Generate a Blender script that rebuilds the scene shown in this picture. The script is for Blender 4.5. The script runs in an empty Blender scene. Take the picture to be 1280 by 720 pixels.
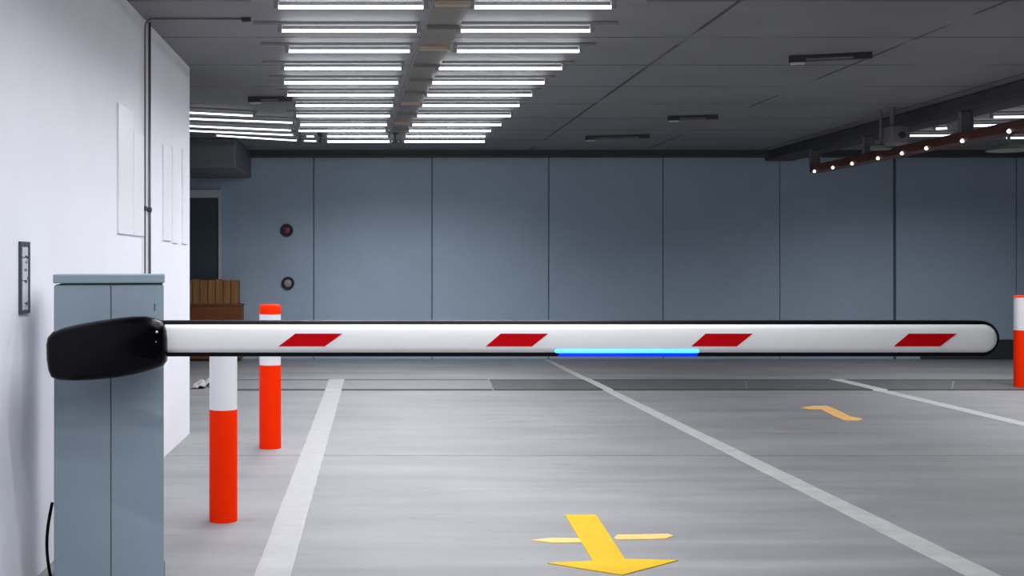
import bpy, bmesh, math, random
from mathutils import Vector, Matrix
random.seed(7)
C = bpy.context.scene.collection
PI = math.pi
# ------------------------------------------------------------------ camera model (1280 x 720)
F = 1500.0; CX = 465.0; CY = 328.0; HC = 1.2; CEIL = 2.569; UP = CEIL - HC
WX = -1.281; WEND = F * 1.281 / 228.0; BACK = F / 100.8
def at(px, py, d):
    return Vector(((px - CX) * d / F, d, HC - (py - CY) * d / F))
def on_floor(px, py, z=0.0):
    d = F * (HC - z) / (py - CY); p = at(px, py, d); p.z = z; return p
def on_ceil(px, py, z=CEIL):
    d = F * (z - HC) / (CY - py); p = at(px, py, d); p.z = z; return p
# ------------------------------------------------------------------ materials
def mat(name, col, rough=0.5, metal=0.0, var=0.0, scale=8.0, emit=None, estr=0.0, bump=0.0, stretch=(1, 1, 1), coat=0.0, spec=0.5, var_rough=0.0):
    m = bpy.data.materials.new(name); m.use_nodes = True
    nt = m.node_tree; b = nt.nodes['Principled BSDF']
    c = (col[0], col[1], col[2], 1)
    b.inputs['Base Color'].default_value = c
    b.inputs['Roughness'].default_value = rough
    b.inputs['Metallic'].default_value = metal
    b.inputs['Coat Weight'].default_value = coat
    b.inputs['Specular IOR Level'].default_value = spec
    if var or bump or var_rough:
        tc = nt.nodes.new('ShaderNodeTexCoord'); mp = nt.nodes.new('ShaderNodeMapping')
        mp.inputs['Scale'].default_value = stretch
        nt.links.new(tc.outputs['Object'], mp.inputs['Vector'])
        n = nt.nodes.new('ShaderNodeTexNoise'); n.inputs['Scale'].default_value = scale
        n.inputs['Detail'].default_value = 6; n.inputs['Roughness'].default_value = 0.6
        nt.links.new(mp.outputs['Vector'], n.inputs['Vector'])
        if var:
            r = nt.nodes.new('ShaderNodeValToRGB')
            r.color_ramp.elements[0].position = 0.3; r.color_ramp.elements[1].position = 0.7
            r.color_ramp.elements[0].color = tuple(x * (1 - var) for x in col) + (1,)
            r.color_ramp.elements[1].color = tuple(min(1, x * (1 + var)) for x in col) + (1,)
            nt.links.new(n.outputs['Fac'], r.inputs['Fac'])
            nt.links.new(r.outputs['Color'], b.inputs['Base Color'])
        if var_rough:
            mr = nt.nodes.new('ShaderNodeMapRange')
            mr.inputs['To Min'].default_value = rough - var_rough; mr.inputs['To Max'].default_value = rough + var_rough
            nt.links.new(n.outputs['Fac'], mr.inputs['Value']); nt.links.new(mr.outputs['Result'], b.inputs['Roughness'])
        if bump:
            bp = nt.nodes.new('ShaderNodeBump'); bp.inputs['Strength'].default_value = bump; bp.inputs['Distance'].default_value = 0.01
            nt.links.new(n.outputs['Fac'], bp.inputs['Height']); nt.links.new(bp.outputs['Normal'], b.inputs['Normal'])
    if emit:
        b.inputs['Emission Color'].default_value = (*emit, 1); b.inputs['Emission Strength'].default_value = estr
    return m

def floor_material():
    m = bpy.data.materials.new('polished_concrete'); m.use_nodes = True
    nt = m.node_tree; N = nt.nodes; L = nt.links; b = N['Principled BSDF']
    tc = N.new('ShaderNodeTexCoord')
    def noise(scale, stretch, detail=6, rough=.6):
        mp = N.new('ShaderNodeMapping'); mp.inputs['Scale'].default_value = stretch
        L.new(tc.outputs['Object'], mp.inputs['Vector'])
        n = N.new('ShaderNodeTexNoise'); n.inputs['Scale'].default_value = scale; n.inputs['Detail'].default_value = detail
        n.inputs['Roughness'].default_value = rough; L.new(mp.outputs['Vector'], n.inputs['Vector']); return n
    def ramp(src, p0, c0, p1, c1):
        r = N.new('ShaderNodeValToRGB'); e = r.color_ramp.elements
        e[0].position = p0; e[0].color = (c0, c0, c0, 1); e[1].position = p1; e[1].color = (c1, c1, c1, 1)
        L.new(src, r.inputs['Fac']); return r.outputs['Color']
    def mul(a, c):
        x = N.new('ShaderNodeMix'); x.data_type = 'RGBA'; x.blend_type = 'MULTIPLY'; x.inputs['Factor'].default_value = 1
        L.new(a, x.inputs[6]); L.new(c, x.inputs[7]); return x.outputs[2]
    n1 = noise(0.9, (1, 1, 1)); n2 = noise(1.6, (0.35, 2.2, 1), 8, .65); n3 = noise(60, (1, 1, 1), 3)
    n4 = noise(3.0, (0.5, 1.6, 1), 5, .7)
    base = N.new('ShaderNodeRGB'); base.outputs[0].default_value = (0.243, 0.243, 0.252, 1)
    c = mul(base.outputs[0], ramp(n1.outputs['Fac'], .3, .88, .7, 1.06))
    c = mul(c, ramp(n2.outputs['Fac'], .32, .80, .6, 1.04))
    c = mul(c, ramp(n3.outputs['Fac'], .3, .96, .7, 1.03))
    c = mul(c, ramp(n4.outputs['Fac'], .28, .74, .40, 1.0))
    # saw-cut joints across the lane every few metres and one lengthwise pair
    sep = N.new('ShaderNodeSeparateXYZ'); L.new(tc.outputs['Object'], sep.inputs[0])
    def line(sock, pos, half):
        a = N.new('ShaderNodeMath'); a.operation = 'SUBTRACT'; L.new(sock, a.inputs[0]); a.inputs[1].default_value = pos
        q = N.new('ShaderNodeMath'); q.operation = 'ABSOLUTE'; L.new(a.outputs[0], q.inputs[0])
        r = N.new('ShaderNodeMapRange'); r.inputs['From Min'].default_value = half * .5; r.inputs['From Max'].default_value = half
        r.inputs['To Min'].default_value = .62; r.inputs['To Max'].default_value = 1.0; r.clamp = True
        L.new(q.outputs[0], r.inputs['Value']); return r.outputs['Result']
    for d in (F * HC / (569.5 - CY), F * HC / (459 - CY), F * HC / (466.5 - CY), 2.6):
        c = mul(c, line(sep.outputs['Y'], d, .022))
    L.new(c, b.inputs['Base Color'])
    rr = N.new('ShaderNodeMapRange'); rr.inputs['To Min'].default_value = .5; rr.inputs['To Max'].default_value = .72; b.inputs['Specular IOR Level'].default_value = .35
    L.new(n2.outputs['Fac'], rr.inputs['Value']); L.new(rr.outputs['Result'], b.inputs['Roughness'])
    bp = N.new('ShaderNodeBump'); bp.inputs['Strength'].default_value = .05; bp.inputs['Distance'].default_value = .004
    L.new(n3.outputs['Fac'], bp.inputs['Height']); L.new(bp.outputs['Normal'], b.inputs['Normal'])
    return m

def ceiling_material():
    m = bpy.data.materials.new('precast_concrete_ceiling'); m.use_nodes = True
    nt = m.node_tree; N = nt.nodes; L = nt.links; b = N['Principled BSDF']
    tc = N.new('ShaderNodeTexCoord')
    n = N.new('ShaderNodeTexNoise'); n.inputs['Scale'].default_value = 1.5; n.inputs['Detail'].default_value = 7
    L.new(tc.outputs['Object'], n.inputs['Vector'])
    r = N.new('ShaderNodeValToRGB'); e = r.color_ramp.elements
    e[0].position = .3; e[0].color = (.165, .165, .170, 1); e[1].position = .7; e[1].color = (.205, .205, .212, 1)
    L.new(n.outputs['Fac'], r.inputs['Fac'])
    sep = N.new('ShaderNodeSeparateXYZ'); L.new(tc.outputs['Object'], sep.inputs[0])
    nb = N.new('ShaderNodeTexNoise'); nb.inputs['Scale'].default_value = 1.1; nb.inputs['Detail'].default_value = 3
    L.new(tc.outputs['Object'], nb.inputs['Vector'])
    gap = N.new('ShaderNodeMapRange'); gap.inputs['From Min'].default_value = .38; gap.inputs['From Max'].default_value = .47
    L.new(nb.outputs['Fac'], gap.inputs['Value'])
    def lines(sock, off, period, half):
        a = N.new('ShaderNodeMath'); a.operation = 'SUBTRACT'; L.new(sock, a.inputs[0]); a.inputs[1].default_value = off - period / 2
        q = N.new('ShaderNodeMath'); q.operation = 'FLOORED_MODULO'; L.new(a.outputs[0], q.inputs[0]); q.inputs[1].default_value = period
        s = N.new('ShaderNodeMath'); s.operation = 'SUBTRACT'; L.new(q.outputs[0], s.inputs[0]); s.inputs[1].default_value = period / 2
        t = N.new('ShaderNodeMath'); t.operation = 'ABSOLUTE'; L.new(s.outputs[0], t.inputs[0])
        u = N.new('ShaderNodeMath'); u.operation = 'LESS_THAN'; L.new(t.outputs[0], u.inputs[0]); u.inputs[1].default_value = half
        return u.outputs[0]
    l1 = lines(sep.outputs['X'], 1.925, 1.4, .013); l2 = lines(sep.outputs['Y'], 7.3, 1.02, .012)
    side = N.new('ShaderNodeMath'); side.operation = 'GREATER_THAN'; L.new(sep.outputs['X'], side.inputs[0]); side.inputs[1].default_value = 1.2
    lm = N.new('ShaderNodeMath'); lm.operation = 'MULTIPLY'; L.new(l1, lm.inputs[0]); L.new(side.outputs[0], lm.inputs[1]); l1 = lm.outputs[0]
    mx = N.new('ShaderNodeMath'); mx.operation = 'MAXIMUM'; L.new(l1, mx.inputs[0]); L.new(l2, mx.inputs[1])
    mm = N.new('ShaderNodeMath'); mm.operation = 'MULTIPLY'; L.new(mx.outputs[0], mm.inputs[0]); L.new(gap.outputs['Result'], mm.inputs[1])
    mix = N.new('ShaderNodeMix'); mix.data_type = 'RGBA'; L.new(mm.outputs[0], mix.inputs['Factor'])
    L.new(r.outputs['Color'], mix.inputs[6]); mix.inputs[7].default_value = (.03, .03, .032, 1)
    L.new(mix.outputs[2], b.inputs['Base Color']); b.inputs['Roughness'].default_value = .62
    return m

M = {
 'floor': floor_material(), 'ceiling': ceiling_material(),
 'wall_white': mat('white_painted_wall', (.82, .825, .885), .55, var=.02, scale=2.0, bump=.03),
 'wall_panel': mat('white_wall_plate', (.85, .855, .90), .4),
 'wall_blue': mat('blue_grey_painted_panel', (.325, .415, .52), .6, var=.06, scale=1.3, bump=.02),
 'seam': mat('dark_panel_seam', (.13, .16, .20), .6),
 'dark_wall': mat('dark_grey_wall', (.12, .13, .15), .7, var=.1, scale=2),
 'skirting': mat('black_skirting', (.035, .037, .042), .5),
 'beam': mat('dark_concrete_beam', (.055, .055, .058), .7, var=.1, scale=3),
 'duct': mat('grey_duct_sheet', (.13, .135, .15), .5, var=.05, scale=3),
 'cabinet': mat('grey_green_powder_coat', (.265, .335, .40), .5, var=.02, scale=40),
 'cabinet_dark': mat('cabinet_gap', (.05, .06, .065), .6),
 'hub': mat('glossy_black_plastic', (.001, .001, .0015), .22, spec=.14),
 'rubber': mat('black_rubber', (.003, .003, .005), .4, spec=.15),
 'boom': mat('white_lacquered_aluminium', (.82, .82, .82), .3, coat=.2),
 'red': mat('red_reflective_film', (.50, .002, .006), .6, spec=.05),
 'led': mat('cyan_led_lens', (.1, .4, .8), .3, emit=(.06, .46, 1.0), estr=1.9),
 'led_blue': mat('blue_led_lens', (.0, .02, .5), .3, emit=(.0, .03, .8), estr=.9),
 'orange': mat('fluorescent_orange_film', (.97, .028, .0), .6, spec=.06),
 'bollard_white': mat('white_bollard_film', (.76, .76, .79), .4),
 'line': mat('white_road_paint', (.325, .325, .33), .55, var=.07, scale=14),
 'line_dim': mat('worn_white_road_paint', (.40, .40, .395), .6, var=.12, scale=10),
 'yellow': mat('yellow_road_paint', (.60, .375, .02), .7, spec=.1, var=.06, scale=12),
 'amber': mat('worn_amber_road_paint', (.82, .47, .14), .6, var=.12, scale=16),
 'plate': mat('grey_drain_plate', (.20, .21, .21), .5, var=.08, scale=6),
 'plate_dark': mat('dark_drain_plate', (.095, .094, .092), .55, var=.16, scale=4),
 'plate_edge': mat('black_drain_edge', (.06, .06, .06), .6),
 'steel': mat('bare_steel_plate', (.62, .62, .64), .35, metal=.3),
 'conduit': mat('grey_steel_conduit', (.115, .115, .13), .4, metal=.4),
 'housing': mat('pale_grey_light_batten', (.24, .24, .245), .6),
 'dark_metal': mat('dark_metal', (.035, .035, .04), .5),
 'mid_metal': mat('mid_grey_metal', (.16, .16, .17), .5),
 'tube': mat('lit_fluorescent_tube', (.9, .9, .95), .3, emit=(.93, .96, 1.0), estr=12.0),
 'tube_far': mat('lit_fluorescent_tube_weaker', (.9, .9, .95), .3, emit=(.93, .96, 1.0), estr=3.0),
 'tube_off': mat('unlit_tube', (.55, .55, .55), .3),
 'tray': mat('brown_grey_cable_tray', (.15, .137, .125), .6, var=.1, scale=4),
 'tan': mat('tan_connector', (.40, .30, .22), .5),
 'rust': mat('red_brown_tray', (.085, .02, .010), .5, var=.25, scale=5),
 'warm': mat('warm_small_lamp', (1, .9, .8), .3, emit=(1.0, .82, .66), estr=3.0),
 'wood': None, 'wood_dark': mat('dark_red_brown_board', (.17, .052, .010), .5, var=.2, scale=4, stretch=(1, 1, 6)),
 'door': mat('dark_blue_door', (.045, .065, .09), .45, var=.05, scale=3),
 'door_frame': mat('grey_door_frame', (.52, .56, .60), .4),
 'ring': mat('dark_ring', (.02, .014, .022), .45),
 'disc_red': mat('dull_red_disc', (.17, .045, .075), .45),
 'disc_grey': mat('pinkish_grey_disc', (.33, .30, .34), .45),
 'sign': mat('white_plate_sign', (.60, .61, .67), .35),
 'ink': mat('dark_sign_ink', (.06, .06, .09), .5),
 'shade': mat('grey_green_lamp_shade', (.16, .18, .155), .5),
}
M['wood'] = mat('brown_slatted_wood', (.27, .125, .04), .55, var=.35, scale=2.2, stretch=(9, 1, .6))
# ------------------------------------------------------------------ mesh helpers
def box(bm, x0, x1, y0, y1, z0, z1, bev=0.0, seg=2):
    vs = [bm.verts.new((x, y, z)) for x in (x0, x1) for y in (y0, y1) for z in (z0, z1)]
    fs = [bm.faces.new([vs[i] for i in f]) for f in ((0, 1, 3, 2), (4, 6, 7, 5), (0, 4, 5, 1), (2, 3, 7, 6), (0, 2, 6, 4), (1, 5, 7, 3))]
    if bev:
        es = list({e for f in fs for e in f.edges})
        bmesh.ops.bevel(bm, geom=es, offset=bev, segments=seg, profile=.5, affect='EDGES')
    return bm
def prism(bm, pts, vec):
    a = [bm.verts.new(p) for p in pts]; b = [bm.verts.new(Vector(p) + Vector(vec)) for p in pts]
    n = len(a)
    bm.faces.new(a); bm.faces.new(b[::-1])
    for i in range(n):
        bm.faces.new((a[i], b[i], b[(i + 1) % n], a[(i + 1) % n]))
    return bm
def loft(bm, rings, cap=True):
    R = [[bm.verts.new(p) for p in r] for r in rings]; n = len(R[0])
    for a, b in zip(R, R[1:]):
        for i in range(n):
            bm.faces.new((a[i], a[(i + 1) % n], b[(i + 1) % n], b[i]))
    if cap:
        bm.faces.new(R[0][::-1]); bm.faces.new(R[-1])
    return bm
def circ(c, u, v, r, n=24):
    return [Vector(c) + Vector(u) * (r * math.cos(2 * PI * i / n)) + Vector(v) * (r * math.sin(2 * PI * i / n)) for i in range(n)]
def lathe(bm, c, prof, axis='Z', n=28):
    """prof: list of (radius, offset along axis)"""
    ax = {'Z': ((0, 0, 1), (1, 0, 0), (0, 1, 0)), 'Y': ((0, 1, 0), (1, 0, 0), (0, 0, 1)), 'X': ((1, 0, 0), (0, 1, 0), (0, 0, 1))}[axis]
    return loft(bm, [circ(Vector(c) + Vector(ax[0]) * o, ax[1], ax[2], max(r, .0004), n) for r, o in prof])
def tube(bm, pts, r, n=12):
    pts = [Vector(p) for p in pts]; rings = []; prev = None
    for i, p in enumerate(pts):
        t = (pts[min(i + 1, len(pts) - 1)] - pts[max(i - 1, 0)]).normalized()
        if prev is None:
            u = t.cross(Vector((0, 0, 1)))
            if u.length < .1: u = t.cross(Vector((1, 0, 0)))
            u.normalize()
        else:
            u = (prev - t * prev.dot(t)).normalized()
        prev = u
        rings.append(circ(p, u, t.cross(u), r, n))
    return loft(bm, rings)
def NB(): return bmesh.new()
def obj(name, bm, m, parent=None, smooth=False, auto=None):
    bmesh.ops.recalc_face_normals(bm, faces=bm.faces)
    me = bpy.data.meshes.new(name); bm.to_mesh(me); bm.free()
    if m: me.materials.append(m)
    o = bpy.data.objects.new(name, me); C.objects.link(o)
    if parent:
        o.parent = parent
        if not parent.parent: o.matrix_parent_inverse = parent.matrix_basis.inverted()   # geometry is written in world space
    if smooth:
        for p in me.polygons: p.use_smooth = True
        if auto:
            me.set_sharp_from_angle(angle=math.radians(auto))
    return o
def tag(o, label, cat, group=None):
    o['label'] = label; o['category'] = cat
    if group: o['group'] = group
    return o
def thing(name, label, cat, loc, group=None):
    o = bpy.data.objects.new(name, None); C.objects.link(o); o.location = loc
    o.empty_display_size = .1
    return tag(o, label, cat, group)
def struct(name, bm, m, **k):
    o = obj(name, bm, m, **k); o['kind'] = 'structure'; return o

# ------------------------------------------------------------------ setting
XL, XR, YR = -5.0, 9.6, -3.0
struct('floor', box(NB(), XL, XR, YR, BACK + .3, -.2, 0), M['floor'])
struct('ceiling', box(NB(), XL, XR, YR, BACK + .3, CEIL, CEIL + .2), M['ceiling'])
struct('wall_left', box(NB(), WX - .3, WX, YR, WEND, 0, CEIL), M['wall_white'])
struct('wall_outer_left', box(NB(), XL - .2, XL, YR, BACK + .3, 0, CEIL), M['dark_wall'])
struct('wall_right', box(NB(), XR, XR + .2, YR, BACK + .3, 0, CEIL), M['dark_wall'])
struct('wall_rear', box(NB(), XL, XR, YR - .2, YR, 0, CEIL), M['dark_wall'])
# back wall: large blue-grey panels with open seams on a dark backing
seams = [(392, .010), (540, .010), (686, .010), (829, .009), (975, .008), (1118.5, .036), (1271, .010)]
sx = [((p - CX) / 100.8, w) for p, w in seams]
step = 1.45
edges = [(XL, 0), (sx[0][0] - 2 * step, .02), (sx[0][0] - step, .002)] + sx + [(XR, 0)]
bm = NB()
for (a, wa), (b, wb) in zip(edges, edges[1:]):
    box(bm, a + wa / 2, b - wb / 2, BACK, BACK + .05, 0, CEIL, .004, 1)
wb_ = struct('wall_back', bm, M['wall_blue'])
bm = NB(); box(bm, XL, XR, BACK + .05, BACK + .3, 0, CEIL)
obj('seam_backing', bm, M['seam'], wb_)
struct('baseboard_back', box(NB(), (1150 - CX) / 100.8, XR, BACK - .035, BACK, 0, .245, .006, 1), M['skirting'])
# ceiling beam on the right, shade strip at the back wall, duct box at the back left
struct('trim_1', box(NB(), 4.86, 5.2, YR, BACK - .02, CEIL - .115, CEIL, .012, 1), M['beam'])
struct('shade_trim', box(NB(), -1.9, XR, BACK - .28, BACK, CEIL - .07, CEIL), M['beam'])  # added dark strip standing in for shade along the wall top
p = at(300, 193, 13.6); q = at(300, 213, 13.6)
struct('trim_3', box(NB(), XL, p.x, 13.2, BACK, q.z, CEIL, .02, 2), M['duct'])
# door at the far left of the back wall
dx1 = (276.5 - CX) / 100.8; dx0 = dx1 - 1.05
bm = NB(); box(bm, dx0 + .05, dx1 - .032, BACK - .018, BACK, 0, 2.02, .004, 1)
door = struct('door_1', bm, M['door'])
bm = NB()
box(bm, dx0, dx0 + .055, BACK - .04, BACK, 0, 2.10, .004, 1); box(bm, dx1 - .032, dx1, BACK - .04, BACK, 0, 2.10, .004, 1)
box(bm, dx0 + .055, dx1 - .032, BACK - .04, BACK, 2.0, 2.10, .004, 1)
obj('door_frame', bm, M['door_frame'], door)
bm = NB(); tube(bm, [(dx0 + .13, BACK - .018, 1.0), (dx0 + .13, BACK - .07, 1.0), (dx0 + .25, BACK - .07, 1.0)], .011)
obj('door_handle', bm, M['door_frame'], door, smooth=True)

# ------------------------------------------------------------------ floor plates and paint
EDGE0, EDGE1 = F * HC / (488 - CY), F * HC / (475 - CY)
def drain(px0, px1, slant, m, label):
    a0 = on_floor(px0, 488).x; a1 = on_floor(px0 - slant, 475).x
    b0 = on_floor(px1, 488).x; b1 = on_floor(px1 - slant, 475).x
    t = thing('drain_cover', label, 'drain cover', ((a0 + b0) / 2, (EDGE0 + EDGE1) / 2, 0), 'drain cover plates across the lanes')
    g = .07
    obj('plate', prism(NB(), [(a0, EDGE0 + g, 0), (b0, EDGE0 + g, 0), (b1, EDGE1 - g, 0), (a1, EDGE1 - g, 0)], (0, 0, .006)), m, t)
    obj('edge_bar', prism(NB(), [(a0, EDGE0, 0), (b0, EDGE0, 0), (b0, EDGE0 + g, 0), (a0, EDGE0 + g, 0)], (0, 0, .007)), M['plate_edge'], t)
    obj('edge_bar', prism(NB(), [(a1, EDGE1 - g, 0), (b1, EDGE1 - g, 0), (b1, EDGE1, 0), (a1, EDGE1, 0)], (0, 0, .007)), M['plate_edge'], t)
    return t
drain(262, 616, 6, M['plate'], 'lighter grey drain cover plate behind the two left bollards')
drain(618, 935, 6, M['plate_dark'], 'dark drain cover plate crossed by the middle white line')
drain(937, 1193, 6, M['plate_dark'], 'dark drain cover plate where the right white line begins')
drain(1195, 1420, 6, M['plate_dark'], 'dark drain cover plate at the foot of the right-hand bollard')
# crumpled sheet imitating a whitish highlight at the drain strip's left end
bm = NB(); a = on_floor(238, 486); b = on_floor(259, 486)
nx, ny = 8, 5; vs = []
for j in range(ny):
    for i in range(nx):
        x = a.x + (b.x - a.x) * i / (nx - 1); y = EDGE0 + .12 + .55 * j / (ny - 1)
        z = .010 + .05 * abs(math.sin(i * 1.1 + j * .7)) * (i / (nx - 1)) + .03 * (j / (ny - 1)) * random.random()
        vs.append(bm.verts.new((x + random.uniform(-.008, .008), y, z)))
for j in range(ny - 1):
    for i in range(nx - 1):
        k = j * nx + i; bm.faces.new((vs[k], vs[k + 1], vs[k + nx + 1], vs[k + nx]))
o = obj('highlight_sheet', bm, M['steel'])
md = o.modifiers.new('thickness', 'SOLIDIFY'); md.thickness = .008
tag(o, 'crumpled sheet imitating a whitish floor highlight by the corner of the white wall', 'sheet')

def paint(name, px, m, label, cat, z=.004, rough=0.0):
    pts = []
    P = [on_floor(x, y) for x, y in px]
    if rough:
        n = len(P)
        for i in range(n):
            a, b = P[i], P[(i + 1) % n]; L = (b - a).length; k = max(1, int(L / .07)) if L > .5 else 1
            nrm = Vector((-(b - a).y, (b - a).x, 0)).normalized()
            for s in range(k):
                pts.append(a.lerp(b, s / k) + nrm * (random.uniform(-rough, rough) if s else 0))
    else:
        pts = P
    o = obj(name, prism(NB(), [(p.x, p.y, 0) for p in pts], (0, 0, z)), m)
    return tag(o, label, cat)
def ext(x0, y0, x1, y1, y): return x0 + (x1 - x0) * (y - y0) / (y1 - y0)
def stripe(n0, n1, f0, f1, m, label, thick=.002, rough=.0022, far=None):
    """n0, n1: near left and right pixel; f0, f1: far ones; the strip climbs over the drain plates"""
    A, B, Cf, D = on_floor(*n0), on_floor(*n1), on_floor(*f0), on_floor(*f1)
    ys = [A.y]; y1 = Cf.y
    while ys[-1] < y1 - .12: ys.append(ys[-1] + .1)
    ys.append(y1)
    ys = sorted([y for y in ys if not any(abs(y - e) < .03 for e in (EDGE0, EDGE1))] + [e + o for e in (EDGE0, EDGE1) for o in (-.012, -.002, .002, .012) if A.y < e + o < y1])
    rings = []
    for k, y in enumerate(ys):
        l = extend(A, Cf, y) ; r = extend(B, D, y)
        wob = 0 if k in (0, len(ys) - 1) else rough
        xl, xr = l.x + random.uniform(-wob, wob), r.x + random.uniform(-wob, wob)
        z = .0074 if EDGE0 - .004 < y < EDGE1 + .004 else .0004
        rings.append([(xl, y, z), (xr, y, z), (xr, y, z + thick), (xl, y, z + thick)])
    return tag(obj('parking_line', loft(NB(), rings), m), label, 'road marking')
def extend(p, q, y): return p + (q - p) * ((y - p.y) / (q.y - p.y))
YB = 860
stripe((ext(411.5, 475, 318, 720, YB), YB), (ext(430.5, 475, 363.5, 720, YB), YB), (411.5, 475), (430.5, 475), M['line'],
       'white painted line on the left, beside the two bollards')
stripe((ext(756, 488, 1206, 720, 800), 800), (ext(771, 488, 1252, 720, 800), 800), (680, 450), (687, 450), M['line_dim'],
       'white painted line in the middle, running to the lower right')
stripe((1414, 565), (1440, 565), (1036, 475), (1053, 475), M['line_dim'],
       'thin white painted line on the far right near the end of the boom')
paint('floor_arrow', [(706, 644), (745, 644), (781, 699.5), (848, 701), (826, 707), (778, 719.5), (742, 714), (684, 704.5), (741, 702)], M['yellow'],
      'bright yellow painted arrow at the bottom, pointing at the viewer', 'road marking', .004)
paint('floor_dash', [(664, 675.5), (690, 673), (724, 673.5), (728, 678.5), (690, 679)], M['amber'],
      'thin worn amber dash left of the yellow arrow shaft', 'road marking', .003)
paint('floor_dash', [(767, 673.5), (772, 669), (835, 668), (842, 670), (832, 674), (772, 675)], M['amber'],
      'thin worn amber dash right of the yellow arrow shaft', 'road marking', .003)
paint('floor_arrow', [(1002, 510), (1016, 508), (1034, 507.5), (1050, 514.5), (1063, 521), (1079, 524), (1072, 526.3), (1056, 526), (1041, 519.5), (1027, 512.3), (1014, 512)], M['amber'],
      'faint worn yellow marking on the floor below the right end of the boom', 'road marking', .004)

# ------------------------------------------------------------------ bollards
def bollard(cx, py, w, top, split, cap, label, zb=0.0):
    b = on_floor(cx, py); d = b.y; r = w * d / F / 2
    ztop = HC - (top - CY) * d / F; zs = HC - (split - CY) * d / F; zc = ztop - cap
    y = d + r
    t = thing('bollard', label, 'bollard', (b.x, y, 0), 'orange and white bollards')
    obj('lower_band', lathe(NB(), (b.x, y, 0), [(r + .001, zb), (r + .001, zs)]), M['orange'], t, True, 40)
    obj('upper_band', lathe(NB(), (b.x, y, 0), [(r, zs), (r, zc)]), M['bollard_white'], t, True, 40)
    obj('cap', lathe(NB(), (b.x, y, 0), [(r + .001, zc), (r + .001, ztop - .02), (r * .96, ztop - .008), (r * .82, ztop), (.001, ztop + .002)]), M['orange'], t, True, 40)
    return t
bollard(277, 654.5, 35, 411, 513.5, .05, 'nearer orange and white bollard beside the barrier cabinet')
bollard(336.5, 562, 27, 381, 457, .062, 'orange and white bollard standing further back, its orange cap above the boom')
bollard(1281, 485, 17, 369.5, 413, .02, 'orange and white bollard cut off by the right edge of the photo', .0072)

# ------------------------------------------------------------------ barrier gate
DA = 4.215
gate = thing('barrier_gate', 'grey parking barrier cabinet with a long white red-striped boom lowered across the lane', 'barrier gate', (-.96, 4.45, 0))
u = Vector((-1500, -260, 0)).normalized(); back = Vector((-260, 1500, 0)).normalized()   # along the front, into the cabinet
RC = Vector((-.771, 4.45, 0)); Wd = .3975; DP = .26
ROT = Matrix((( -u.x, back.x, 0), (-u.y, back.y, 0), (0, 0, 1)))
def cab_box(x0, x1, y0, y1, z0, z1, bev=.006, seg=2):
    """x from the left front corner to the right, y into the cabinet"""
    bm = box(NB(), x0, x1, y0, y1, z0, z1, bev, seg); lc = RC + u * Wd
    for v in bm.verts: v.co = lc + (-u) * v.co.x + back * v.co.y + Vector((0, 0, v.co.z))
    return bm
ZT = 1.156; ZL = 1.123
cab = obj('cabinet', cab_box(.004, Wd - .004, .006, DP, .0, ZL - .004), M['cabinet'], gate)
gapx = (138 - 67) / 138 * Wd
obj('door_panel', cab_box(.001, gapx - .0015, 0, .012, .03, ZL - .008, .002, 1), M['cabinet'], cab)
obj('door_panel', cab_box(gapx + .0015, Wd - .001, 0, .012, .03, ZL - .008, .002, 1), M['cabinet'], cab)
obj('seam_strip', cab_box(gapx - .0015, gapx + .0015, .004, .009, .03, ZL - .008, 0), M['cabinet_dark'], cab)
obj('plinth', cab_box(-.004, Wd + .004, -.004, DP + .004, 0, .03, .003, 1), M['cabinet_dark'], cab)
lid = obj('lid', cab_box(-.002, Wd + .003, -.006, DP + .006, ZL, ZT, .004, 2), M['cabinet'], cab)
kx = (193 - 67) / 138 * Wd
obj('keyhole', cab_box(kx - .002, kx + .002, -.002, .004, HC - 61 / 340, HC - 52 / 340, .0008, 1), M['cabinet_dark'], cab)
# power cable at the foot of the cabinet, on the left
pts = []
lc = RC + u * (Wd + .006) + back * .06
for s in range(15):
    tt = s / 14
    pts.append(lc + Vector((-.008 * math.sin(tt * PI) - .004, 0, .30 * (1 - tt) + .012)) + u * (.012 * math.sin(tt * 3)))
obj('power_cable', tube(NB(), pts, .006), M['rubber'], gate, True)
# boom: a rounded white profile with black rubber on its edges
def stadium(x0, x1, zc, h, off=0.0, n=14):
    """outline in X-Z, square at x0, round at x1; shrunk by off"""
    r = h - off; cx = x1 - h
    out = [(x0, zc - r), (x0, zc + r)]
    for i in range(n + 1):
        a = PI / 2 - PI * i / n
        out.append((cx + r * math.cos(a), zc + r * math.sin(a)))
    return out
pl = lambda px, py: at(px, py, DA)
zc = pl(0, 423.8).z; xt = pl(1253, 0).x; xs = pl(196, 0).x
hh = 22.6 * DA / F
boom = obj('boom', loft(NB(), [[(x, DA + y, z) for x, z in stadium(xs, xt - .010, zc + .001, hh - .0125, o)] for o, y in
        ((.016, .088), (.008, .086), (.002, .078), (0, .066), (0, .022), (.0015, .014), (.005, .008), (.012, .003), (.02, .0))]), M['boom'], gate)
for fz in boom.data.polygons: fz.use_smooth = True
boom.data.set_sharp_from_angle(angle=math.radians(28))
obj('rubber_edge', loft(NB(), [[(x, DA + y, z) for x, z in stadium(xs, xt, zc, hh, o)] for o, y in
        ((.006, .074), (.001, .070), (0, .062), (0, .026), (.001, .018), (.006, .014))]), M['rubber'], boom, True, 40)
for (x0, x1, x2, x3) in ((348, 406, 428, 369), (607, 665, 685, 626), (864, 921, 941, 882), (1117, 1175, 1196, 1136)):
    q = [pl(x0, 433), pl(x1, 433), pl(x2, 417), pl(x3, 417)]
    o = obj('red_stripe', prism(NB(), [(v.x, DA - .0012, v.z) for v in q], (0, .003, 0)), M['red'], boom)
l0, l1 = pl(694, 437), pl(874, 441.3)
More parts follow.
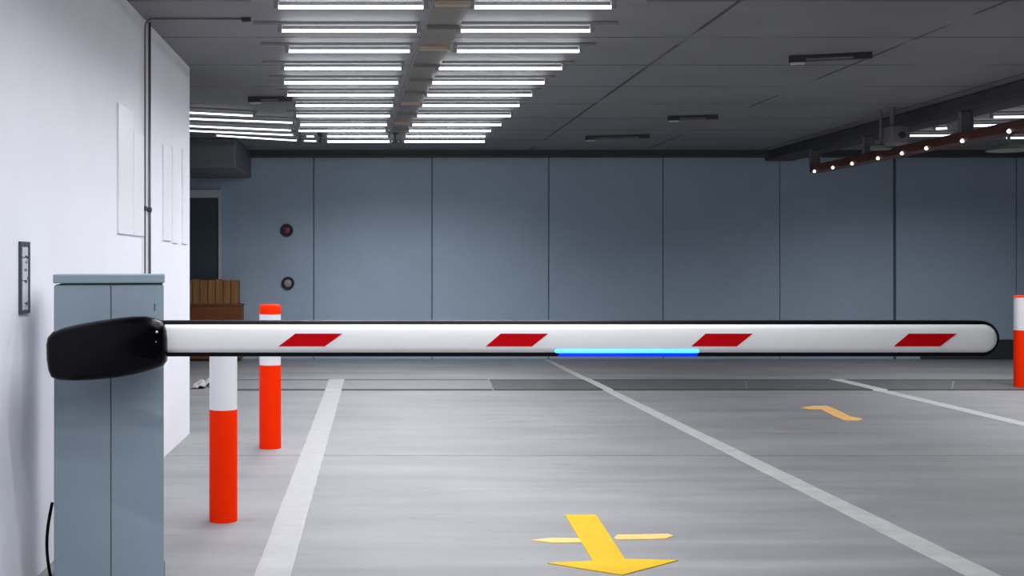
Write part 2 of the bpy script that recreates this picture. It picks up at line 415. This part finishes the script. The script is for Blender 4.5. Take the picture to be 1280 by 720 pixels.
obj('led_strip', box(NB(), l0.x, l1.x, DA - .004, DA + .012, l1.z, l0.z, .004, 3), M['led'], boom, True)
l0, l1 = pl(699, 441.3), pl(872, 446.0)
obj('led_diffuser', box(NB(), l0.x, l1.x, DA - .001, DA + .02, l1.z, l0.z, .003, 2), M['led_blue'], boom, True)
# black pivot housing, a rounded lozenge over the cabinet front
hp = [(59.5, 430), (61.5, 421), (68, 414), (80, 409.5), (100, 405), (122, 401), (144, 397.8), (165, 395.6), (183, 395.4), (196, 398.5), (204, 403.5), (208, 412), (209.5, 424), (209.5, 438), (208.5, 451), (204, 457.5),
      (190, 462), (170, 467.5), (148, 471.5), (120, 474.3), (95, 475.5), (75, 474.8), (66, 471), (62, 462), (60, 448)]
P2 = [Vector((pl(x, y).x, 0, pl(x, y).z)) for x, y in hp]
cen = sum(P2, Vector()) / len(P2)
def inset(off):
    out = []; n = len(P2)
    for i in range(n):
        t = (P2[(i + 1) % n] - P2[i - 1]).normalized(); nr = Vector((t.z, 0, -t.x))
        if nr.dot(P2[i] - cen) < 0: nr = -nr
        out.append(P2[i] - nr * off)
    return out
rings = []
for f in (.02, .2, .4, .6, .78, .9):                      # gently domed front
    rings.append([(cen.x + (v.x - cen.x) * f, DA - .062 + .012 * f ** 2, cen.z + (v.z - cen.z) * f) for v in inset(.028)])
for k in range(9):
    a = PI / 2 * k / 8
    rings.append([(v.x, DA - .012 - .038 * math.cos(a), v.z) for v in inset(.028 * (1 - math.sin(a)))])
rings = rings + [[(v.x, DA + y, v.z) for v in inset(o)] for o, y in ((0, .012), (.006, .03), (.018, .055), (.030, .09), (.042, .14), (.052, .24))]
obj('pivot_housing', loft(NB(), rings), M['hub'], gate, True, 50)
bm = NB(); c = pl(199, 414)
lathe(bm, (c.x, DA - .030, c.z), [(.006, 0), (.006, -.016), (.004, -.020), (.001, -.021)], 'Y', 12)
obj('pivot_bolt', bm, M['steel'], gate, True)
bm = NB(); c = pl(198, 426)
lathe(bm, (c.x, DA - .030, c.z), [(.004, 0), (.004, -.016), (.003, -.020), (.001, -.021)], 'Y', 12)
obj('pivot_bolt', bm, M['steel'], gate, True)

# ------------------------------------------------------------------ left wall things
def wall_d(px): return F * WX / (px - CX)
def wall_z(px, py): return at(px, py, wall_d(px)).z
d0, d1 = wall_d(23), wall_d(35)
z1, z0 = wall_z(29, 302), wall_z(29, 392)
sg = thing('wall_notice', 'narrow dark framed white notice plate on the left wall above the cabinet side', 'sign', (WX, (d0 + d1) / 2, z0))
obj('panel', box(NB(), WX, WX + .004, d0 + .008, d1 - .008, z0 + .008, z1 - .008), M['sign'], sg)
bm = NB(); fw = .011
box(bm, WX, WX + .009, d0, d1, z1 - .016, z1, .001, 1); box(bm, WX, WX + .009, d0, d1, z0, z0 + .014, .001, 1)
box(bm, WX, WX + .009, d0, d0 + .02, z0 + .014, z1 - .016, .001, 1); box(bm, WX, WX + .009, d1 - .011, d1, z0 + .014, z1 - .016, .001, 1)
obj('frame', bm, M['ink'], sg)
yc = (d0 + d1) / 2 + .006; X1 = WX + .0045
def stroke(pts, r=.0017): obj('notice_mark', tube(NB(), [(X1, yc + a, b) for a, b in pts], r, 6), M['ink'], sg)
H_ = z1 - z0
zz = lambda f: z1 - f * H_
stroke([(-.03, zz(.215)), (.0, zz(.22)), (.035, zz(.205))])
stroke([(.005, zz(.205)), (.02, zz(.205)), (.03, zz(.225))], .004)
stroke([(.03, zz(.26)), (.005, zz(.28)), (.02, zz(.30)), (.035, zz(.285))])
stroke([(-.005, zz(.385)), (.015, zz(.375)), (.022, zz(.395)), (.005, zz(.41)), (-.005, zz(.385))])
stroke([(-.03, zz(.54)), (.035, zz(.535))], .0016)
stroke([(.0, zz(.555)), (.012, zz(.555)), (.018, zz(.562))], .0045)
stroke([(.03, zz(.49)), (.034, zz(.52))])
stroke([(.0, zz(.86)), (.018, zz(.85)), (.03, zz(.875)), (.012, zz(.885)), (.034, zz(.845))], .0026)
# white plates on the wall behind the cabinet
plates = [(146.5, 164.5, 128, 293, 'broad white wall plate just left of the dark conduits'),
          (165.5, 178.5, 163, 295, 'white wall plate tucked beside the left conduit'),
          (203, 213, 181, 301, 'narrow white wall plate first right of the conduits'),
          (214.5, 221.5, 183, 304, 'narrow white wall plate second right of the conduits'),
          (227, 233, 186, 305, 'narrow white wall plate nearest the far end of the white wall')]
for xa, xb, ya, yb, lab in plates:
    da, db = wall_d(xa), wall_d(xb)
    zt, zb = wall_z(xa, ya), wall_z((xa + xb) / 2, yb)
    bm = box(NB(), WX, WX + .009, da, db, zb, zt, .002, 1)
    tag(obj('wall_plate', bm, M['wall_panel']), lab, 'wall panel', 'white plates on the left wall')
# conduits
dA, dB = F * (WX + .012) / (181.3 - CX), F * (WX + .012) / (187.0 - CX)
def bend(path, r=.06, n=6):
    out = [Vector(path[0])]
    for a, b, c in zip(path, path[1:], path[2:]):
        a, b, c = Vector(a), Vector(b), Vector(c)
        p0 = b + (a - b).normalized() * r; p1 = b + (c - b).normalized() * r
        for i in range(n + 1):
            t = i / n; out.append(p0.lerp(b, t).lerp(b.lerp(p1, t), t))
    out.append(Vector(path[-1])); return out
xe = (309 - CX) * dA / F
zc_ = CEIL - .0075
t1 = thing('conduit', 'thin grey conduit up the white wall, turning along the ceiling', 'pipe', (WX + .02, dA, 0), 'grey conduits on the left wall')
obj('pipe', tube(NB(), bend([(WX + .012, dA, .0), (WX + .012, dA, zc_), (xe, dA, zc_)], .05), .0048), M['conduit'], t1, True)
obj('junction_end', box(NB(), xe - .03, xe + .02, dA - .012, dA + .012, CEIL - .024, CEIL - .0005, .003, 2), M['dark_metal'], t1)
zk = wall_z(184, 262)
t2 = thing('conduit', 'thicker grey conduit on the white wall, to the right of the thin one', 'pipe', (WX + .02, dB, 0), 'grey conduits on the left wall')
obj('pipe', tube(NB(), [(WX + .012, dB, 0), (WX + .012, dB, CEIL - .002)], .0078), M['conduit'], t2, True)
obj('clamp', box(NB(), WX, WX + .023, dB - .018, dB + .018, zk - .014, zk + .014, .004, 2), M['dark_metal'], t2)
obj('clamp', box(NB(), WX, WX + .021, dA - .016, dA + .016, zk - .014, zk + .014, .004, 2), M['dark_metal'], t1)

# ------------------------------------------------------------------ back wall things
cr1 = at(237, 348, BACK - .34); cr2 = at(298, 380, BACK - .34)
ct = thing('wooden_crate', 'slatted brown wooden crate standing on a dark box beside the dark door', 'crate', ((dx1 - .1), BACK - .2, cr2.z))
bm = NB(); x0 = cr1.x - .25; x1 = cr2.x; n = 9; w = (x1 - x0) / n
for i in range(n):
    box(bm, x0 + i * w + .004, x0 + (i + 1) * w - .004, BACK - .34, BACK - .32, cr2.z, cr1.z - .02 + (.0 if i % 3 else .012), .003, 1)
obj('slat_panel', bm, M['wood'], ct)
bm = NB(); box(bm, x0 + .01, x1 - .01, BACK - .32, BACK - .06, cr2.z, cr1.z - .03, .003, 1)
obj('crate_body', bm, M['wood_dark'], ct)
x2 = at(301.5, 380, BACK - .36).x
bt = thing('wooden_box', 'dark red-brown low box under the slatted crate, half behind the boom', 'box', ((x0 + x2) / 2, BACK - .2, 0))
bm = NB(); box(bm, x0 - .02, x2, BACK - .36, BACK - .045, .03, cr2.z - .025, .006, 2)
obj('body', bm, M['wood_dark'], bt)
obj('top_board', box(NB(), x0 - .03, x2 + .008, BACK - .37, BACK - .045, cr2.z - .025, cr2.z, .005, 2), M['wood_dark'], bt)
obj('plinth', box(NB(), x0, x2 - .03, BACK - .33, BACK - .06, 0, .03), M['skirting'], bt)
for (px, py, m, lab) in ((358.5, 288, 'disc_red', 'upper round dark ring with a dull red centre on the back wall'),
                         (360, 354, 'disc_grey', 'lower round dark ring with a pinkish grey centre on the back wall')):
    c = at(px, py, BACK)
    t = thing('wall_fitting', lab, 'wall fitting', (c.x, BACK, c.z), 'round fittings on the back wall')
    ring = [(.046, 0), (.080, 0), (.080, -.022), (.072, -.032), (.056, -.032), (.048, -.022)]
    bm = NB(); R = [circ((c.x, BACK + o, c.z), (1, 0, 0), (0, 0, 1), r, 32) for r, o in ring]; loft(bm, R + [R[0]], False)
    bmesh.ops.remove_doubles(bm, verts=bm.verts, dist=1e-6)
    obj('rim', bm, M['ring'], t, True, 40)
    obj('centre_disc', lathe(NB(), (c.x, BACK, c.z), [(.047, 0), (.047, -.012), (.03, -.02), (.001, -.022)], 'Y', 28), M[m], t, True, 40)

# ------------------------------------------------------------------ ceiling lights
ZT_ = CEIL - .052          # axis of the tubes
LIGHT = []
def tube_light(name, label, a, b, h0=None, h1=None, group=None, m='tube', r=.0085, power=1.0, lit=True):
    """a, b: ends of the lit tube; h0, h1: how far the batten runs past them"""
    a, b = Vector(a), Vector(b); L = (b - a).length; dr = (b - a).normalized(); sd = Vector((-dr.y, dr.x, 0))
    h0 = .05 if h0 is None else h0; h1 = .05 if h1 is None else h1
    t = thing(name, label, 'ceiling light', ((a.x + b.x) / 2, (a.y + b.y) / 2, CEIL), group)
    def ob(s0, s1, wid, z0, z1, bev):
        bm = box(NB(), s0, s1, -wid, wid, z0, z1, bev, 1)
        for v in bm.verts: v.co = Vector((a.x, a.y, 0)) + dr * v.co.x + sd * v.co.y + Vector((0, 0, v.co.z))
        return bm
    obj('housing', ob(-h0, L + h1, .009, CEIL - .020, CEIL - .001, .002), M['housing'] if lit else M['dark_metal'], t)
    obj('tube', tube(NB(), [a, b], r, 10), M[m] if lit else M['tube_off'], t, True, 40)
    obj('end_cap', ob(-.004, .022, .012, ZT_ - .0115, CEIL - .019, .003), M['housing'] if lit else M['dark_metal'], t)
    obj('end_cap', ob(L - .022, L + .004, .012, ZT_ - .0115, CEIL - .019, .003), M['housing'] if lit else M['dark_metal'], t)
    if lit and power > 0:
        ld = bpy.data.lights.new('tube_lamp', 'AREA'); ld.shape = 'RECTANGLE'; ld.size = L; ld.size_y = .014
        ld.energy = POW * L * power; ld.spread = math.radians(SPREAD); ld.color = (.95, .965, 1.0)
        lo = bpy.data.objects.new('tube_lamp', ld); C.objects.link(lo); lo.parent = t
        mid = (a + b) / 2
        lo.matrix_parent_inverse = t.matrix_basis.inverted()
        lo.location = (mid.x, mid.y, ZT_ - r - .003); lo.rotation_euler = (0, 0, math.atan2(dr.y, dr.x))
    return t
POW = 10.9; SPREAD = 152
ordn = ['first', 'second', 'third', 'fourth', 'fifth', 'sixth', 'seventh', 'eighth', 'ninth', 'tenth', 'eleventh', 'twelfth']
rows = [ # y, housing left, lit left, lit right | lit left, lit right, housing right
 (9, 316, 343, 534, 588, 769, 806), (38.5, 319, 348, 525, 571.5, 742, 770), (64, 328, 357, 516, 567, 728, 743), (85.8, 330, 352, 505, 545, 706, 716),
 (103.5, 338, 352, 501, 537, 684, 692), (119, 347, 356, 496, 531, 668, 675), (132, 364, 367, 494, 525, 652, 658), (145, 360, 368, 490, 519, 641, 647),
 (156.2, 371, 373, 486, 513, 629, 633), (163.6, 368, 371, 484, 509, 616, 620), (170.5, 404, 407, 487, 505, 609, 612), (177, 403, 407, 489, 503, 608, 611)]
def cp(px, py): return on_ceil(px, py, ZT_)
for i, (y, hl, a0, a1, b0, b1, hr) in enumerate(rows):
    s = cp(0, y).y / F
    last = ' where the tubes meet the back' if i == 11 else ''
    tube_light('ceiling_light', 'lit white tube in the left column of lights, %s row from the front' % ordn[i], cp(a0, y), cp(a1, y), (a0 - hl) * s + .012, 0, 'ceiling tube lights over the lane')
    tube_light('ceiling_light', 'lit white tube in the right column of lights, %s row from the front' % ordn[i], cp(b0, y), cp(b1, y), 0, (hr - b1) * s + .012, 'ceiling tube lights over the lane')
# unseen rows added above the foreground, to light the boom from the front
for k in range(1, 10):
    d = cp(0, 9).y - .634 * k
    if d < .4: break
    for xa, xb, side in ((-.50, .285, 'left'), (.51, 1.26, 'right')):
        tube_light('ceiling_light', 'added lit tube continuing the %s column, %s row outside the frame' % (side, ordn[k - 1]), (xa, d, ZT_), (xb, d, ZT_), .1, .1, 'added tube lights outside the frame', power=.85)
# tubes of the side bay at the left
left = [((200, 139), (318.5, 145), 'lit white tube beyond the wall corner, highest of the slanting left tubes'),
        ((200, 147), (368, 153.5), 'lit white tube beyond the wall corner, second highest of the slanting left tubes'),
        ((200, 156), (366, 163.2), 'lit white tube beyond the wall corner, third of the slanting left tubes'),
        ((200, 162), (368.5, 169), 'lit white tube beyond the wall corner, fourth of the slanting left tubes'),
        ((268, 169.3), (372.5, 175.8), 'lit white tube beyond the wall corner, lowest of the slanting left tubes')]
for (a, b, lab) in left:
    tube_light('ceiling_light', lab, cp(*a), cp(*b), .03, .02, 'ceiling tube lights of the left bay', 'tube_far', .0075, .04)
for (a, b, lab) in (((380.5, 170.4), (395, 170.6), 'short lit tube between two dark hangers, upper of two'), ((377.5, 176), (397.5, 176.4), 'short lit tube between two dark hangers, lower of two')):
    tube_light('ceiling_light', lab, cp(*a), cp(*b), .01, .01, 'short tube lights by the hangers', 'tube_far', .0075, .04)
# tubes of the right-hand bay
right = [((1238.5, 146.5), (1330, 145.5), 'lit white tube beyond the right beam, topmost and nearest'),
         ((1203, 157.4), (1275, 156.2), 'lit white tube beyond the right beam, just right of the square hanger'),
         ((1167, 161.2), (1187, 160.2), 'short lit tube beyond the right beam, just left of the square hanger'),
         ((1134.5, 169.6), (1190.5, 169.4), 'lit white tube beyond the right beam, leftmost one next to the camera'),
         ((1202, 165.8), (1233, 165.7), 'lit white tube beyond the right beam, partly behind the red tray'),
         ((1255, 172.5), (1330, 172), 'lit white tube beyond the right beam, lowest at the picture edge')]
for (a, b, lab) in right:
    tube_light('ceiling_light', lab, cp(*a), cp(*b), .03, .03, 'ceiling tube lights of the right bay', 'tube_far', .010, 1.7)
for k in range(11):  # unseen rows added to brighten the floor and back wall on the right
    d = 10.3 - .75 * k
    tube_light('ceiling_light', 'added lit tube of the right bay outside the frame, %s row nearer than the visible ones' % (ordn[k]), (5.75, d, ZT_), (6.75, d, ZT_), .05, .05, 'added tube lights of the right bay out of view', 'tube_far', .010, 1.7)
# unlit battens on the dark part of the ceiling
for (a, b, lab) in (((988, 80), (1088, 75.5), 'unlit dark batten light on the ceiling at the upper right'),
                    ((836, 152), (896, 150.5), 'unlit dark batten light on the ceiling between the tubes and the beam'),
                    ((733, 176), (811, 174), 'unlit dark batten light on the ceiling near the back wall'),
                    ((312, 129), (364, 128.5), 'unlit dark batten light on the ceiling left of the tubes')):
    a, b = cp(*a), cp(*b); L = (b - a).length; dr = (b - a).normalized(); sd = Vector((-dr.y, dr.x, 0))
    t = thing('ceiling_batten_light', lab, 'ceiling light', ((a.x + b.x) / 2, (a.y + b.y) / 2, CEIL), 'unlit batten lights')
    def ob(s0, s1, wid, z0, z1, bev=.002):
        bm = box(NB(), s0, s1, -wid, wid, z0, z1, bev, 1)
        for v in bm.verts: v.co = Vector((a.x, a.y, 0)) + dr * v.co.x + sd * v.co.y + Vector((0, 0, v.co.z))
        return bm
    obj('housing', ob(0, L, .018, CEIL - .022, CEIL - .001), M['dark_metal'], t)
    obj('tube', tube(NB(), [a + dr * .08 + Vector((0, 0, .012)), b - dr * .08 + Vector((0, 0, .012))], .010, 10), M['mid_metal'], t, True, 40)
    obj('end_cap', ob(-.01, .095, .026, CEIL - .045, CEIL - .001), M['dark_metal'], t)
    obj('end_cap', ob(L - .1, L + .01, .026, CEIL - .042, CEIL - .001), M['dark_metal'], t)
    o = obj('end_lens', ob(0, .09, .022, CEIL - .056, CEIL - .045), M['tube_off'], t); o['label'] = 'pale end lens'

# ------------------------------------------------------------------ cable tray between the columns of tubes
def tray_pt(px, py): return on_ceil(px, py, CEIL)
tl0, tr0 = tray_pt(538, 9), tray_pt(584, 9); tl1, tr1 = tray_pt(486.5, 166), tray_pt(507, 166)
yn = 1.0
cor = [extend(tl0, tl1, yn), extend(tr0, tr1, yn), tr1, tl1]
tray = thing('cable_tray', 'brown-grey cable tray on the ceiling between the two columns of tubes', 'cable tray', ((tl1.x + tr1.x) / 2, tl1.y, CEIL))
obj('tray_body', prism(NB(), [(p.x, p.y, CEIL - .023) for p in cor], (0, 0, .022)), M['tray'], tray)
for i, (y, *_r) in enumerate(rows[:10]):
    p = cp(0, y); f = lambda q0, q1: extend(q0, q1, p.y)
    a, b = f(tl0, tl1), f(tr0, tr1)
    obj('connector', box(NB(), a.x + .005, b.x - .005, p.y - .018, p.y + .018, CEIL - .046, CEIL - .02, .005, 2), M['tan'] if i in (0, 2, 6, 8) else M['tray'], tray)
# hangers in front of the last tubes
for (px, top, bot, wpx, lab) in ((375.5, 162, 178, 5, 'small dark ceiling hanger, leftmost of three before the last tubes'),
                                 (401.5, 166, 178.5, 7, 'small dark ceiling hanger, middle of three before the last tubes'),
                                 (494, 163.5, 178.5, 9, 'small dark ceiling hanger at the far end of the cable tray')):
    p = on_ceil(px, top); s = p.y / F; zb = HC - (bot - CY) * s; w = wpx * s / 2
    t = thing('ceiling_hanger', lab, 'ceiling hanger', (p.x, p.y, CEIL), 'dark hangers by the last tubes')
    obj('mount', lathe(NB(), (p.x, p.y, 0), [(w * 1.4, CEIL), (w * 1.4, CEIL - .012), (w * .9, CEIL - .03), (w * .45, CEIL - .045)], n=16), M['dark_metal'], t, True, 40)
    obj('stem', lathe(NB(), (p.x, p.y, 0), [(w * .42, CEIL - .04), (w * .42, zb + .03)], n=12), M['dark_metal'], t, True, 40)
    obj('head', lathe(NB(), (p.x, p.y, 0), [(w * .45, zb + .035), (w * .95, zb + .028), (w * 1.0, zb + .004), (w * .4, zb)], n=16), M['dark_metal'], t, True, 40)

# ------------------------------------------------------------------ red tray with small lamps, hung under the right beam
TX = 4.86
def td(px): return F * TX / (px - CX)
y_far, y_near = td(1012), 5.0
red = thing('light_tray', 'long red-brown tray of small lamps hanging under the right ceiling beam', 'light tray', (TX, (y_far + y_near) / 2, 2.2))
obj('tray_body', box(NB(), TX, TX + .15, y_near, y_far, 2.195, 2.275, .006, 2), M['rust'], red)
for px in (1018.5, 1041.5, 1065.5, 1098, 1128, 1158.5, 1203.5, 1262):
    d = td(px); 
    obj('small_lamp', lathe(NB(), (TX - .004, d, 2.198), [(.001, .02), (.010, .014), (.016, .005), (.017, -.002), (.011, -.011), (.001, -.015)], n=14), M['warm'], red, True)
for px in (1010, 1076, 1196, 1290):
    d = td(px); bm = NB()
    hang = None
    box(bm, TX + .03, TX + .12, d - .008, d + .008, 2.27, CEIL - .115, .003, 1)
    box(bm, TX + .022, TX + .032, d - .03, d + .03, 2.27, CEIL - .115, .003, 1); box(bm, TX + .118, TX + .128, d - .03, d + .03, 2.27, CEIL - .115, .003, 1)
    obj('bracket', bm, M['mid_metal'], red)
# security camera and flat lamp on the beam
c = at(1121, 170, 10.6)
cam_t = thing('security_camera', 'dark grey box camera hanging from the ceiling next to the red tray', 'security camera', (c.x, 10.6, CEIL))
s = 10.6 / F
obj('body', box(NB(), c.x - 11 * s, c.x + 11 * s, 10.53, 10.70, HC - (181 - CY) * s, HC - (157 - CY) * s, .02, 3), M['mid_metal'], cam_t, True, 40)
obj('mount', tube(NB(), [(c.x - 4 * s, 10.62, HC - (160 - CY) * s), (c.x - 4 * s, 10.62, CEIL - .0005)], .022), M['mid_metal'], cam_t, True, 40)
obj('lens', lathe(NB(), (c.x + 2 * s, 10.53, HC - (170 - CY) * s), [(.03, 0.005), (.03, -.012), (.022, -.016), (.001, -.012)], 'Y', 18), M['dark_metal'], cam_t, True, 40)
c = at(1101, 184, 10.9); s = 10.9 / F
pd = thing('pendant_lamp', 'small flat pale lamp hanging from the ceiling left of the box camera', 'lamp', (c.x, 10.9, CEIL))
obj('shade', lathe(NB(), (c.x, 10.9, c.z), [(.088, -.022), (.092, -.012), (.088, .012), (.06, .024), (.012, .03)], n=24), M['shade'], pd, True, 40)
obj('stem', tube(NB(), [(c.x, 10.9, c.z + .028), (c.x, 10.9, CEIL - .0005)], .014), M['mid_metal'], pd, True, 40)
c = at(1230, 186, 9.3); s = 9.3 / F
pd = thing('pendant_lamp', 'wide shallow greenish lamp shade under the near part of the red tray', 'lamp', (c.x, 9.3, 2.19), None)
obj('shade', lathe(NB(), (TX + .075, 9.3, c.z), [(.16, -.018), (.165, -.012), (.13, .018), (.06, .034), (.012, .04)], n=28), M['shade'], pd, True, 40)
obj('stem', tube(NB(), [(TX + .075, 9.3, c.z + .036), (TX + .075, 9.3, 2.1945)], .012), M['mid_metal'], pd, True, 40)

# ------------------------------------------------------------------ world, camera, colour management
w = bpy.data.worlds.new('garage_world'); bpy.context.scene.world = w; w.use_nodes = True
w.node_tree.nodes['Background'].inputs[0].default_value = (.5, .55, .65, 1); w.node_tree.nodes['Background'].inputs[1].default_value = .05
cd = bpy.data.cameras.new('camera'); co = bpy.data.objects.new('camera', cd); C.objects.link(co)
co.location = (0, 0, HC); co.rotation_euler = (PI / 2, 0, 0)
cd.sensor_width = 36; cd.lens = F / 1280 * 36; cd.clip_start = .05
cd.shift_x = (640 - CX) / 1280; cd.shift_y = -(360 - CY) / 1280
sc = bpy.context.scene; sc.camera = co
sc.view_settings.view_transform = 'Standard'; sc.view_settings.look = 'None'
sc.view_settings.gamma = 1; sc.view_settings.use_curve_mapping = False; sc.view_settings.exposure = 0.0
sc.cycles.max_bounces = 8; sc.cycles.diffuse_bounces = 5
